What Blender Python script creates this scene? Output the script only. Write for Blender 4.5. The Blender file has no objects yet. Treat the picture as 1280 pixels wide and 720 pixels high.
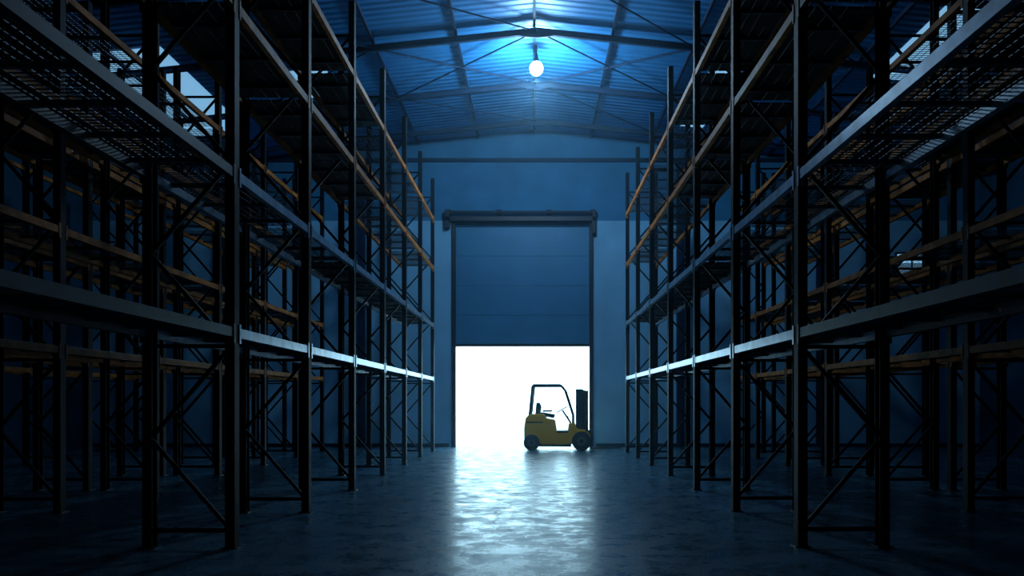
import bpy, math, random
from mathutils import Vector, Matrix
random.seed(4)
scene = bpy.context.scene
try:
    scene.view_settings.view_transform = 'Standard'
    scene.view_settings.look = 'None'
except Exception as e:
    print(e)

# ------------------------------------------------------------ materials
def mat(name, col, rough=0.6, metal=0.0, noise=0.0, nscale=4.0, bump=0.0, bscale=40.0, emit=None, es=0.0, spec=0.5):
    m = bpy.data.materials.new(name); m.use_nodes = True
    nt = m.node_tree; b = nt.nodes['Principled BSDF']
    b.inputs['Base Color'].default_value = (*col, 1)
    b.inputs['Roughness'].default_value = rough
    b.inputs['Metallic'].default_value = metal
    b.inputs['Specular IOR Level'].default_value = spec
    if emit:
        b.inputs['Emission Color'].default_value = (*emit, 1)
        b.inputs['Emission Strength'].default_value = es
    tc = nt.nodes.new('ShaderNodeTexCoord')
    if noise > 0:
        n = nt.nodes.new('ShaderNodeTexNoise'); n.inputs['Scale'].default_value = nscale
        n.inputs['Detail'].default_value = 6
        nt.links.new(tc.outputs['Object'], n.inputs['Vector'])
        r = nt.nodes.new('ShaderNodeValToRGB')
        r.color_ramp.elements[0].position = 0.3; r.color_ramp.elements[1].position = 0.7
        r.color_ramp.elements[0].color = (*[c*(1-noise) for c in col], 1)
        r.color_ramp.elements[1].color = (*[min(1, c*(1+noise)) for c in col], 1)
        nt.links.new(n.outputs['Fac'], r.inputs['Fac'])
        nt.links.new(r.outputs['Color'], b.inputs['Base Color'])
    if bump > 0:
        n2 = nt.nodes.new('ShaderNodeTexNoise'); n2.inputs['Scale'].default_value = bscale
        nt.links.new(tc.outputs['Object'], n2.inputs['Vector'])
        bp = nt.nodes.new('ShaderNodeBump'); bp.inputs['Strength'].default_value = bump
        nt.links.new(n2.outputs['Fac'], bp.inputs['Height'])
        nt.links.new(bp.outputs['Normal'], b.inputs['Normal'])
    return m

M_post   = mat('rack_upright_navy', (0.005, 0.008, 0.014), 0.6, 0.0, 0.35, 6, spec=0.12)
M_steel  = mat('beam_galvanised', (0.36, 0.44, 0.52), 0.33, 0.6, 0.3, 5)
M_steel_shade  = mat('beam_galvanised_shaded', (0.025, 0.035, 0.05), 0.5, 0.2, 0.35, 5, spec=0.3)  # darkened copy of the galvanised steel; near-bay shade put into the colour
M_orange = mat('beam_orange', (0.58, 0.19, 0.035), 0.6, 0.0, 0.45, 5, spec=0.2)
M_orange_shade  = mat('beam_orange_shaded', (0.30, 0.10, 0.02), 0.65, 0.0, 0.5, 4, spec=0.15)  # darkened copy of the orange; side-row and rear-beam shade put into the colour
M_wire   = mat('deck_wire', (0.10, 0.13, 0.16), 0.45, 0.6, 0.2, 8)
M_ply    = mat('deck_board', (0.03, 0.035, 0.04), 0.8, 0, 0.4, 3, spec=0.2)
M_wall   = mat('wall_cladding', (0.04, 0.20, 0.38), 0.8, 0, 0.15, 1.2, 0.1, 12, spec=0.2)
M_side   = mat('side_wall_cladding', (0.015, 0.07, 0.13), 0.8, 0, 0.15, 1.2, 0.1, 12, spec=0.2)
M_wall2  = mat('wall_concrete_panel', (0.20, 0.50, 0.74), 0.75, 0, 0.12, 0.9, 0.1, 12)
M_dark   = mat('dark_steel', (0.010, 0.02, 0.035), 0.5, 0.2, 0.3, 8)
M_roofst = mat('roof_steel', (0.006, 0.026, 0.065), 0.7, 0.0, 0.2, 5, spec=0.2)
M_door   = mat('door_panel_paint', (0.025, 0.20, 0.38), 0.5, 0.1, 0.1, 1.0)
M_yellow = mat('forklift_yellow', (1.0, 0.50, 0.01), 0.35, 0, 0.06, 4)
M_rubber = mat('tyre_rubber', (0.02, 0.02, 0.022), 0.8, 0, 0.2, 20)
M_hub    = mat('wheel_hub', (0.12, 0.12, 0.12), 0.5, 0.3, 0.2, 20)
M_black  = mat('black_paint', (0.012, 0.014, 0.018), 0.5, 0.1, 0.2, 10, spec=0.25)
M_sky    = mat('skylight_polycarbonate', (0.5, 0.7, 0.8), 0.4, 0, 0.2, emit=(0.22, 0.5, 0.78), es=0.8)
M_bulb   = mat('lamp_glass', (1, 1, 1), 0.3, emit=(0.6, 0.86, 1.0), es=40)
M_apron  = mat('apron_concrete', (0.85, 0.85, 0.85), 0.8, 0, 0.03, 1)

def ceiling_mat():
    m = mat('ceiling_sheet', (0.10, 0.30, 0.62), 0.5, 0.2)
    nt = m.node_tree; b = nt.nodes['Principled BSDF']
    tc = nt.nodes.new('ShaderNodeTexCoord')
    w = nt.nodes.new('ShaderNodeTexWave'); w.wave_type = 'BANDS'; w.bands_direction = 'Y'
    w.inputs['Scale'].default_value = 1.3
    nt.links.new(tc.outputs['Object'], w.inputs['Vector'])
    bp = nt.nodes.new('ShaderNodeBump'); bp.inputs['Strength'].default_value = 0.5; bp.inputs['Distance'].default_value = 0.05
    nt.links.new(w.outputs['Fac'], bp.inputs['Height']); nt.links.new(bp.outputs['Normal'], b.inputs['Normal'])
    n = nt.nodes.new('ShaderNodeTexNoise'); n.inputs['Scale'].default_value = 0.8
    nt.links.new(tc.outputs['Object'], n.inputs['Vector'])
    r = nt.nodes.new('ShaderNodeValToRGB')
    r.color_ramp.elements[0].color = (0.012, 0.15, 0.38, 1); r.color_ramp.elements[1].color = (0.03, 0.25, 0.57, 1)
    nt.links.new(n.outputs['Fac'], r.inputs['Fac']); nt.links.new(r.outputs['Color'], b.inputs['Base Color'])
    return m
M_ceil = ceiling_mat()

def floor_mat():
    m = mat('floor_concrete', (0.1, 0.14, 0.18), 0.3)
    nt = m.node_tree; b = nt.nodes['Principled BSDF']; L = nt.links
    b.inputs['Specular IOR Level'].default_value = 1.0
    tc = nt.nodes.new('ShaderNodeTexCoord')
    n = nt.nodes.new('ShaderNodeTexNoise'); n.inputs['Scale'].default_value = 0.9; n.inputs['Detail'].default_value = 9
    n.inputs['Roughness'].default_value = 0.65
    L.new(tc.outputs['Object'], n.inputs['Vector'])
    r = nt.nodes.new('ShaderNodeValToRGB')
    r.color_ramp.elements[0].position = 0.3; r.color_ramp.elements[1].position = 0.72
    r.color_ramp.elements[0].color = (0.02, 0.075, 0.12, 1); r.color_ramp.elements[1].color = (0.06, 0.17, 0.25, 1)
    L.new(n.outputs['Fac'], r.inputs['Fac'])
    v = nt.nodes.new('ShaderNodeTexVoronoi'); v.feature = 'DISTANCE_TO_EDGE'; v.inputs['Scale'].default_value = 0.3
    n3 = nt.nodes.new('ShaderNodeTexNoise'); n3.inputs['Scale'].default_value = 1.5; n3.inputs['Detail'].default_value = 6
    L.new(tc.outputs['Object'], n3.inputs['Vector'])
    mx = nt.nodes.new('ShaderNodeMixRGB'); mx.inputs['Fac'].default_value = 0.4
    L.new(tc.outputs['Object'], mx.inputs['Color1']); L.new(n3.outputs['Color'], mx.inputs['Color2'])
    L.new(mx.outputs['Color'], v.inputs['Vector'])
    cr = nt.nodes.new('ShaderNodeMapRange'); cr.inputs['From Max'].default_value = 0.004
    cr.inputs['To Min'].default_value = 0.75; cr.inputs['To Max'].default_value = 1
    L.new(v.outputs['Distance'], cr.inputs['Value'])
    mul = nt.nodes.new('ShaderNodeMixRGB'); mul.blend_type = 'MULTIPLY'; mul.inputs['Fac'].default_value = 1
    L.new(r.outputs['Color'], mul.inputs['Color1']); L.new(cr.outputs['Result'], mul.inputs['Color2'])
    L.new(mul.outputs['Color'], b.inputs['Base Color'])
    n2 = nt.nodes.new('ShaderNodeTexNoise'); n2.inputs['Scale'].default_value = 2.4; n2.inputs['Detail'].default_value = 12
    n2.inputs['Roughness'].default_value = 0.8
    L.new(tc.outputs['Object'], n2.inputs['Vector'])
    mr = nt.nodes.new('ShaderNodeMapRange'); mr.inputs['From Min'].default_value = 0.38; mr.inputs['From Max'].default_value = 0.64
    mr.inputs['To Min'].default_value = 0.16; mr.inputs['To Max'].default_value = 0.46
    L.new(n2.outputs['Fac'], mr.inputs['Value'])
    ad = nt.nodes.new('ShaderNodeMath'); ad.operation = 'DIVIDE'
    L.new(mr.outputs['Result'], ad.inputs[0]); L.new(cr.outputs['Result'], ad.inputs[1])
    L.new(ad.outputs[0], b.inputs['Roughness'])
    bp = nt.nodes.new('ShaderNodeBump'); bp.inputs['Strength'].default_value = 0.10; bp.inputs['Distance'].default_value = 0.01
    L.new(n2.outputs['Fac'], bp.inputs['Height']); L.new(bp.outputs['Normal'], b.inputs['Normal'])
    return m
M_floor = floor_mat()

# ------------------------------------------------------------ mesh builder
class MB:
    def __init__(s): s.v = []; s.f = []; s.mi = []; s.mats = []
    def m(s, mt):
        if mt not in s.mats: s.mats.append(mt)
        return s.mats.index(mt)
    def box(s, x0, x1, y0, y1, z0, z1, mt):
        k = len(s.v); i = s.m(mt)
        s.v += [(x0,y0,z0),(x1,y0,z0),(x1,y1,z0),(x0,y1,z0),(x0,y0,z1),(x1,y0,z1),(x1,y1,z1),(x0,y1,z1)]
        for f in ((0,3,2,1),(4,5,6,7),(0,1,5,4),(1,2,6,5),(2,3,7,6),(3,0,4,7)):
            s.f.append(tuple(k+a for a in f)); s.mi.append(i)
    def bar(s, p, q, w, h, mt, up=(0,0,1)):
        p = Vector(p); q = Vector(q); d = (q-p).normalized(); u = Vector(up)
        if abs(d.dot(u)) > 0.98: u = Vector((0,1,0))
        a = d.cross(u).normalized()*w/2; c = a.cross(d).normalized()*h/2
        k = len(s.v); i = s.m(mt)
        for o in (p, q):
            for sa, sc in ((-1,-1),(1,-1),(1,1),(-1,1)):
                s.v.append(tuple(o+a*sa+c*sc))
        for f in ((0,1,2,3),(7,6,5,4),(0,4,5,1),(1,5,6,2),(2,6,7,3),(3,7,4,0)):
            s.f.append(tuple(k+x for x in f)); s.mi.append(i)
    def tube(s, p, q, r, mt, n=14, r2=None):
        p = Vector(p); q = Vector(q); d = (q-p).normalized()
        u = Vector((0,0,1)) if abs(d.z) < 0.9 else Vector((1,0,0))
        a = d.cross(u).normalized(); c = a.cross(d)
        r2 = r if r2 is None else r2
        k = len(s.v); i = s.m(mt)
        for o, rr in ((p, r), (q, r2)):
            for t in range(n):
                an = 2*math.pi*t/n
                s.v.append(tuple(o + (a*math.cos(an)+c*math.sin(an))*rr))
        for t in range(n):
            s.f.append((k+t, k+(t+1)%n, k+n+(t+1)%n, k+n+t)); s.mi.append(i)
        s.f.append(tuple(k+t for t in reversed(range(n)))); s.mi.append(i)
        s.f.append(tuple(k+n+t for t in range(n))); s.mi.append(i)
    def prism(s, pts, y0, y1, mt):   # polygon in xz extruded along y
        k = len(s.v); i = s.m(mt); n = len(pts)
        s.v += [(x, y0, z) for x, z in pts] + [(x, y1, z) for x, z in pts]
        s.f.append(tuple(range(k, k+n))); s.mi.append(i)
        s.f.append(tuple(reversed(range(k+n, k+2*n)))); s.mi.append(i)
        for t in range(n):
            s.f.append((k+t, k+n+t, k+n+(t+1)%n, k+(t+1)%n)); s.mi.append(i)
    def obj(s, name, parent=None, loc=(0,0,0), bevel=0, smooth=False):
        me = bpy.data.meshes.new(name); me.from_pydata(s.v, [], s.f)
        for mt in s.mats: me.materials.append(mt)
        me.polygons.foreach_set('material_index', s.mi)
        me.update()
        o = bpy.data.objects.new(name, me); scene.collection.objects.link(o); o.location = loc
        import bmesh
        bm = bmesh.new(); bm.from_mesh(me); bmesh.ops.recalc_face_normals(bm, faces=bm.faces); bm.to_mesh(me); bm.free()
        if parent: o.parent = parent
        if bevel:
            b = o.modifiers.new('bev', 'BEVEL'); b.width = bevel; b.segments = 3; b.limit_method = 'ANGLE'
        return o

def empty(name, loc=(0,0,0), rz=0):
    e = bpy.data.objects.new(name, None); scene.collection.objects.link(e)
    e.location = loc; e.rotation_euler = (0,0,rz); return e

# ------------------------------------------------------------ room
XL, XR, Y0, YB = -15.0, 15.0, -4.0, 27.0
RIDGE, SL, RX = 10.7, 0.105, 0.05
def roofz(x): return RIDGE - SL*abs(x-RX)
b = MB(); b.box(XL-.2, XR+.2, Y0-.2, YB+.25, -0.2, 0, M_floor); b.obj('floor')
b = MB(); b.box(-40, 40, YB+.25, 90, -0.22, -0.02, M_apron); b.obj('ground_outside')

DX0, DX1, DTOP, DLOW = -2.68, 1.88, 7.45, 3.45
WX0, WX1, WZ0, WZ1 = 12.2, 13.3, 5.8, 6.5
b = MB()
y0, y1 = YB, YB+.25
def wall_piece(x0, x1, z0, z1, mt=None, ya=None):
    mt = mt or M_wall
    yy = y0 if ya is None else ya
    if z1 is None:
        b.prism([(x0, z0), (x1, z0), (x1, roofz(x1)), (x0, roofz(x0))], yy, y1, mt)
    else: b.box(x0, x1, yy, y1, z0, z1, mt)
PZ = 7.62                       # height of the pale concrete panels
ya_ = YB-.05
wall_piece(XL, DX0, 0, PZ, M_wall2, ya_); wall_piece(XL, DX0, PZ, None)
wall_piece(DX0, RX, DTOP, None); wall_piece(RX, DX1, DTOP, None)
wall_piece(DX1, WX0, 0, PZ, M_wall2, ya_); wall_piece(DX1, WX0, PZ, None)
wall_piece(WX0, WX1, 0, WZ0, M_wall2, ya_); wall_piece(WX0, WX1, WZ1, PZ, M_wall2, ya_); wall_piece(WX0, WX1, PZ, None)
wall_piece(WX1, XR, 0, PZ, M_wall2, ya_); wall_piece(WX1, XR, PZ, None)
b.obj('wall_back')
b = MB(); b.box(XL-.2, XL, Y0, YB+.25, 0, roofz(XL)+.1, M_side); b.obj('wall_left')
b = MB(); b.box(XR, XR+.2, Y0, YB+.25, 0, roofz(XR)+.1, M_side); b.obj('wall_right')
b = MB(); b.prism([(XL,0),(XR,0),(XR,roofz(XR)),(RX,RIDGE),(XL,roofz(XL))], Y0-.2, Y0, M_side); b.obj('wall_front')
# ceiling
b = MB()
b.prism([(XL-.2, roofz(XL-.2)), (RX, RIDGE), (XR+.2, roofz(XR+.2)), (XR+.2, roofz(XR+.2)+.12), (RX, RIDGE+.12), (XL-.2, roofz(XL-.2)+.12)], Y0-.2, YB+.25, M_ceil)
b.obj('ceiling')

# roof steel structure
b = MB()
raf = [3.4, 6.6, 9.8, 13.0, 16.2, 19.4, 22.6, 25.6]
for y in raf:
    for sx, xe in ((-1, XL), (1, XR)):
        z0_, z1_ = RIDGE-.2, roofz(xe)-.2
        b.bar((RX, y, z0_-.06), (xe, y, z1_-.06), .09, .025, M_roofst)
        b.bar((RX, y, z0_+.06), (xe, y, z1_+.06), .09, .025, M_roofst)
        b.bar((RX, y, z0_), (xe, y, z1_), .025, .12, M_roofst)
    b.prism([(RX-.5, roofz(.5)-.26), (RX, RIDGE-.36), (RX+.5, roofz(.5)-.26), (RX, RIDGE-.22)], y-.02, y+.02, M_roofst)
px = [-14,-12,-9.9,-7.9,-5.9,-3.9,-1.9,0.0,1.9,3.9,5.9,7.9,9.9,12,14]
for x in px:
    b.box(x-.03, x+.03, Y0, YB, roofz(x)-.10, roofz(x)-.0, M_roofst)
for i in range(len(raf)-1):
    for xa, xb in ((-3.9, 0.05), (0.05, 3.9), (3.9, 7.9), (-7.9,-3.9)):
        b.tube((xa, raf[i], roofz(xa)-.2), (xb, raf[i+1], roofz(xb)-.2), .02, M_roofst, 6)
        if i % 2: b.tube((xb, raf[i], roofz(xb)-.2), (xa, raf[i+1], roofz(xa)-.2), .02, M_roofst, 6)
b.obj('roof_frame')

# skylights
def skylight(name, x0, x1, ya, yb):
    q = MB()
    za, zb = roofz(x0)-.012, roofz(x1)-.012
    q.v = [(x0,ya,za),(x1,ya,zb),(x1,yb,zb),(x0,yb,za),(x0,ya,za+.01),(x1,ya,zb+.01),(x1,yb,zb+.01),(x0,yb,za+.01)]
    i = q.m(M_sky)
    for f in ((0,3,2,1),(4,5,6,7),(0,1,5,4),(1,2,6,5),(2,3,7,6),(3,0,4,7)): q.f.append(f); q.mi.append(i)
    q.obj(name)
skylight('skylight', -10.4, -8.7, 18.6, 24.4)
skylight('skylight.001', -6.3, -5.4, 20.6, 22.4)
skylight('skylight.002', 4.6, 5.3, 20.6, 25.2)
skylight('skylight.003', 8.6, 9.4, 16.4, 20.4)

# back wall trims, window, door
b = MB()
b.box(XL, XR, YB-.1, YB, 9.6, 9.72, M_roofst)
b.obj('trim_1')
b = MB()
for x in (-10.5, -5.8, 4.9, 9.6):
    b.box(x-.12, x+.12, YB-.22, YB-.05, 0, 9.6, M_roofst)
b.obj('trim_2')
b = MB()
yw = YB-.05
b.box(WX0-.06, WX1+.06, yw-.05, yw, WZ0-.06, WZ0, M_dark); b.box(WX0-.06, WX1+.06, yw-.05, yw, WZ1, WZ1+.06, M_dark)
b.box(WX0-.06, WX0, yw-.05, yw, WZ0, WZ1, M_dark); b.box(WX1, WX1+.06, yw-.05, yw, WZ0, WZ1, M_dark)
b.box((WX0+WX1)/2-.02, (WX0+WX1)/2+.02, YB, YB+.04, WZ0, WZ1, M_dark)
b.box(WX0, WX1, YB+.05, YB+.07, WZ0, WZ1, M_sky)
b.obj('window_1')
# door
door = empty('door_1', (0, YB, 0))
b = MB()
n = 4; hh = (DTOP-DLOW)/n
for i in range(n):
    z = DLOW+i*hh
    b.box(DX0+.02, DX1-.02, .06, .12, z+.006, z+hh-.006, M_door)
    for r_ in (0.33, 0.66):
        b.box(DX0+.02, DX1-.02, .055, .062, z+hh*r_-.01, z+hh*r_+.01, M_door)
b.box(DX0+.02, DX1-.02, .07, .11, DLOW, DTOP, M_dark)
b.box(DX0+.02, DX1-.02, .04, .13, DLOW-.06, DLOW+.03, M_rubber)
b.obj('curtain_panels', door)
b = MB()
for x, s_ in ((DX0, -1), (DX1, 1)):
    xa, xb = sorted((x, x+s_*.1))
    b.box(xa, xb, -.12, -.05, 0, DTOP+.3, M_dark)
    b.box(x-.03, x+.03, -.14, .15, 0, DTOP, M_dark)
b.box(DX0-.3, DX1+.15, -.3, -.05, DTOP+.12, DTOP+.26, M_dark)
b.tube((DX0-.35, -.2, DTOP+.42), (DX1+.2, -.2, DTOP+.42), .05, M_dark)
for x in (DX0-.2, DX0+1.5, DX1-1.4, DX1+.08):
    b.tube((x-.09, -.2, DTOP+.42), (x+.09, -.2, DTOP+.42), .09, M_dark)
b.box(DX0-.3, DX0-.15, -.3, -.05, DTOP-.1, DTOP+.5, M_dark)
b.box(DX1+.05, DX1+.15, -.3, -.05, DTOP-.3, DTOP+.5, M_dark)
b.obj('frame_and_shaft', door)
b = MB()
b.box(XL, DX0-.2, YB-.09, YB-.05, 0, .12, M_roofst); b.box(DX1+.2, XR, YB-.09, YB-.05, 0, .12, M_roofst)
b.obj('baseboard_back')

# ------------------------------------------------------------ racks
LV = [2.22, 3.85, 5.6, 7.1]
def rack(name, xf, side, frames, lvmats, top=8.35, deck=True, solid=lambda i, li: False):
    """xf: aisle-side x; side: +1 rack extends to +x"""
    D = 0.95; q = MB()
    xb = xf + side*D
    for y in frames:
        for x, inn in ((xf, side), (xb, -side)):
            w = .10
            xa, xc = sorted((x, x+inn*.02))
            q.box(xa, xc, y-.065, y+.065, 0.0, top, M_post)
            for yy in (-.065, .05):
                xa, xc = sorted((x+inn*.02, x+inn*w))
                q.box(xa, xc, y+yy, y+yy+.015, 0, top, M_post)
            xa, xc = sorted((x-inn*.03, x+inn*.13))
            q.box(xa, xc, y-.09, y+.09, 0, .012, M_dark)
        zz = .18; k = 0
        a, c = xf+side*.06, xb-side*.06
        q.bar((a, y, zz), (c, y, zz), .035, .045, M_post)
        while zz + .95 < top:
            p, r = ((a, y, zz), (c, y, zz+.95)) if k % 2 == 0 else ((c, y, zz), (a, y, zz+.95))
            q.bar(p, r, .035, .04, M_post); zz += .95; k += 1
            if k % 2 == 0: q.bar((a, y, zz), (c, y, zz), .035, .04, M_post)
    for i in range(len(frames)-1):
        ya, yb = frames[i]+.06, frames[i+1]-.06
        for li, z in enumerate(LV):
            mt = lvmats[li]
            if mt is M_steel and i <= 1 and (li == 0 or side < 0): mt = M_steel_shade  # near bays take the darkened steel
            for x, inn in ((xf, side), (xb, -side)):
                m2 = mt if x == xf or mt is not M_orange else M_orange_shade  # rear orange beams take the darkened copy
                xa, xc = sorted((x-inn*.0, x+inn*.05))
                q.box(xa, xc, ya, yb, z-.05, z+.05, m2)
                xa, xc = sorted((x+inn*.05, x+inn*.065))
                q.box(xa, xc, ya, yb, z-.05, z+.02, m2)
                for ye in (ya, yb):
                    xa, xc = sorted((x-inn*.008, x+inn*.06))
                    yq = (ye-.005, ye+.04) if ye == ya else (ye-.04, ye+.005)
                    q.box(xa, xc, yq[0], yq[1], z-.11, z+.09, m2)
            if deck:
                lo, hi = sorted((xf+side*.05, xb-side*.05))
                nb = 3 if yb-ya < 3 else 5
                for j in range(nb):
                    y = ya + (j+.5)*(yb-ya)/nb
                    q.box(lo, hi, y-.02, y+.02, z+.0, z+.04, M_wire)
                if solid(i, li):      # boarded deck: five planks with gaps
                    pw = (hi-lo)/5
                    for t in range(5):
                        q.box(lo+t*pw+.006, lo+(t+1)*pw-.006, ya+.01, yb-.01, z+.045, z+.07, M_ply)
                else:
                    y = ya+.04
                    while y < yb-.02:
                        q.box(lo, hi, y-.004, y+.004, z+.045, z+.053, M_wire); y += .075
                    x = lo+.03
                    while x < hi:
                        q.box(x-.004, x+.004, ya, yb, z+.053, z+.061, M_wire); x += .1
    return q.obj(name)

G, O, B = M_steel, M_orange, M_orange_shade
fl = [1.6, 4.45, 8.26, 10.95, 13.7, 16.45, 19.2, 21.85, 24.5]
fr = [1.6, 4.35, 8.35, 11.05, 13.7, 16.35, 18.95, 21.5, 23.9]
s1 = lambda i, li: (li >= 2 and i <= 4) or (li == 1 and i >= 4)
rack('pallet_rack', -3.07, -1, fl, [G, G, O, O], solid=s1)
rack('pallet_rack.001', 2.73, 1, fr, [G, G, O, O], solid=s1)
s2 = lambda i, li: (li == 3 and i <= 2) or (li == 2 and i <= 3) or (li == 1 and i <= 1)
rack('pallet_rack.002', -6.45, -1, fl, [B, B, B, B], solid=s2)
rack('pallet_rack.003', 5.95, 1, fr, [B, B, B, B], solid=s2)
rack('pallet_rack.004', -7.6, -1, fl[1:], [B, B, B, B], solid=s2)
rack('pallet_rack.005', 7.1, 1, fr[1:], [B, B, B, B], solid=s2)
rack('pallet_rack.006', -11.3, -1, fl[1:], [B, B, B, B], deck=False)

# ------------------------------------------------------------ high-bay lamps
def lamp(name, x, y, z, power):
    e = empty(name, (x, y, z)); q = MB()
    top = roofz(x)-z
    q.tube((0,0,.22), (0,0,top), .02, M_dark, 8)
    q.tube((0,0,.12), (0,0,.3), .07, M_dark, 16, .04)
    q.tube((0,0,.05), (0,0,.12), .09, M_dark, 20)
    q.obj('stem_and_cap', e)
    bpy.ops.mesh.primitive_uv_sphere_add(radius=.17, segments=24, ring_count=16)
    s = bpy.context.object; s.name = 'bulb'; s.scale = (1,1,1.05); s.location = (0,0,-.06); s.parent = e
    s.data.materials.append(M_bulb)
    for p in s.data.polygons: p.use_smooth = True
    ld = bpy.data.lights.new('lamp_light', 'POINT'); ld.energy = power; ld.color = (0.44, 0.73, 1.0); ld.shadow_soft_size = .2
    lo = bpy.data.objects.new('lamp_light', ld); scene.collection.objects.link(lo); lo.parent = e; lo.location = (0,0,-.45)
lamp('high_bay_lamp', .05, 20.6, 10.16, 620)
lamp('high_bay_lamp.001', .05, 16.1, 10.16, 60)

# ------------------------------------------------------------ forklift
fk = empty('forklift', (-.33, 25.4, 0), math.radians(-3))
W = .5
b = MB()
b.prism([(.03,.35),(.03,.72),(.08,1.02),(.2,1.14),(.66,1.14),(.72,1.0),(1.0,.96),(1.05,.62),(1.38,.58),(1.42,.84),(1.6,.88),(1.68,.68),(2.0,.64),(2.1,.45),(2.1,.22),(1.5,.2),(1.2,.18),(.55,.18),(.5,.3)], -W, W, M_yellow)
b.obj('body', fk, bevel=.04)
b = MB()
b.box(.5,1.5,-W+.08,W-.08,.12,.24, M_black)
b.box(.1,.62,-W-.005,W+.005,.86,.9, M_black)
b.box(1.05,1.4,-W-.01,W+.01,.56,.62, M_black)
b.obj('chassis_trim', fk, bevel=.01)
b = MB()
for x, r_ in ((.27,.25),(1.82,.3)):
    for s_ in (-1,1):
        ya, yb = (s_*(W-.16), s_*(W+.04))
        b.tube((x,ya,r_),(x,yb,r_), r_, M_rubber, 32)
        b.tube((x,yb,r_),(x,yb+s_*.012,r_), r_*.5, M_hub, 24)
        b.tube((x,yb+s_*.012,r_),(x,yb+s_*.03,r_), r_*.2, M_black, 16)
b.obj('wheels', fk, bevel=.02)
b = MB()
for s_ in (-1,1):
    y = s_*(W-.06)
    b.bar((.2,y,1.05),(.3,y,2.03),.08,.08,M_black)
    b.bar((.3,y,2.03),(1.18,y,2.03),.08,.09,M_black)
    b.bar((1.18,y,2.03),(1.32,y,1.86),.08,.08,M_black)
    b.bar((1.32,y,1.86),(1.56,y,1.1),.08,.08,M_black)
    b.bar((1.56,y,1.12),(1.56,y,.75),.08,.08,M_black)
for i in range(7):
    x = .32+i*.14
    b.bar((x,-W+.06,2.03),(x,W-.06,2.03),.04,.03,M_black)
b.obj('overhead_guard', fk, bevel=.012)
b = MB()
b.prism([(.5,1.1),(.95,1.0),(1.0,1.12),(.55,1.2)], -.24, .24, M_black)
b.prism([(.36,1.12),(.52,1.14),(.56,1.36),(.5,1.5),(.4,1.5)], -.22, .22, M_black)
b.prism([(.6,1.2),(.9,1.2),(.92,1.26),(.6,1.26)], -.3, -.24, M_black)
b.obj('seat', fk, bevel=.03)
b = MB()
b.bar((1.52,0,.8),(1.22,0,1.25),.06,.06,M_black)
q = Vector((-.24,0,.42)).normalized(); c0 = Vector((1.2,0,1.27)); a = Vector((0,1,0)); c = q.cross(a)
P = [c0+(a*math.cos(t*math.pi/10)+c*math.sin(t*math.pi/10))*.18 for t in range(21)]
for i in range(20): b.tube(P[i],P[i+1],.02,M_black,8)
b.tube(P[0],P[10],.012,M_black,8)
b.bar((1.45,.2,.8),(1.38,.2,1.12),.02,.02,M_black)
b.bar((1.45,.27,.8),(1.38,.27,1.12),.02,.02,M_black)
b.obj('steering', fk)
b = MB()
MX = -.42
for s_ in (-1,1):
    ya, yb = sorted((s_*.3, s_*.42))
    b.box(2.06+MX,2.26+MX,ya,yb,.08,1.92,M_black)
    ya, yb = sorted((s_*.2, s_*.3))
    b.box(2.22+MX,2.36+MX,ya,yb,.1,1.88,M_black)
    b.tube((2.2+MX,s_*.14,.2),(2.2+MX,s_*.14,1.6),.05,M_dark)
for z in (.2,1.0,1.82): b.box(2.12+MX,2.3+MX,-.42,.42,z,z+.09,M_black)
b.box(2.2+MX,2.3+MX,-.2,.2,.25,1.7,M_black)
for z in (.18,.55): b.box(2.36+MX,2.41+MX,-.5,.5,z,z+.1,M_black)
for i in range(8):
    y = -.46+i*.131; b.box(2.36+MX,2.45+MX,y-.012,y+.012,.3,1.83,M_black)
b.box(2.36+MX,2.45+MX,-.48,.48,1.8,1.87,M_black)
b.box(2.36+MX,2.45+MX,-.48,.48,1.1,1.16,M_black)
for s_ in (-1,1):
    b.box(2.1,2.15,s_*.27-.06,s_*.27+.06,.04,.65,M_black)
    b.box(2.41+MX,2.15,s_*.27-.06,s_*.27+.06,.5,.62,M_black)
    b.prism([(2.1,.04),(3.1,.045),(3.1,.06),(2.15,.085),(2.1,.085)], s_*.27-.06, s_*.27+.06, M_black)
b.obj('mast_and_forks', fk, bevel=.006)

# ------------------------------------------------------------ haze box added in the aisle for lamp halo and door glow
m = bpy.data.materials.new('added_haze'); m.use_nodes = True; nt = m.node_tree
nt.nodes.remove(nt.nodes['Principled BSDF'])
vs = nt.nodes.new('ShaderNodeVolumeScatter'); vs.inputs['Density'].default_value = 0.009
vs.inputs['Color'].default_value = (0.4, 0.75, 1.0, 1); vs.inputs['Anisotropy'].default_value = 0.45
nt.links.new(vs.outputs['Volume'], nt.nodes['Material Output'].inputs['Volume'])
b = MB(); b.box(-3.0, 2.68, 12.0, 24.7, .03, 9.88, m); b.obj('haze')

# ------------------------------------------------------------ world / camera
w = bpy.data.worlds.new('World'); scene.world = w; w.use_nodes = True
bg = w.node_tree.nodes['Background']
bg.inputs['Color'].default_value = (0.44, 0.79, 1.0, 1); bg.inputs['Strength'].default_value = 6.0
pd = bpy.data.lights.new('door_daylight', 'AREA'); pd.shape = 'RECTANGLE'; pd.size = DX1-DX0; pd.size_y = DLOW
pd.cycles.is_portal = True
po = bpy.data.objects.new('door_daylight', pd); scene.collection.objects.link(po)
po.location = ((DX0+DX1)/2, YB+.2, DLOW/2); po.rotation_euler = (math.radians(-90),0,0)

cd = bpy.data.cameras.new('camera'); cam = bpy.data.objects.new('camera', cd); scene.collection.objects.link(cam)
cam.location = (0,0,1.5); cam.rotation_euler = (math.radians(90),0,0)
cd.sensor_width = 36; cd.lens = 36*1000/1280
cd.shift_x = -28/1280; cd.shift_y = 143/1280; cd.clip_end = 300
scene.camera = cam
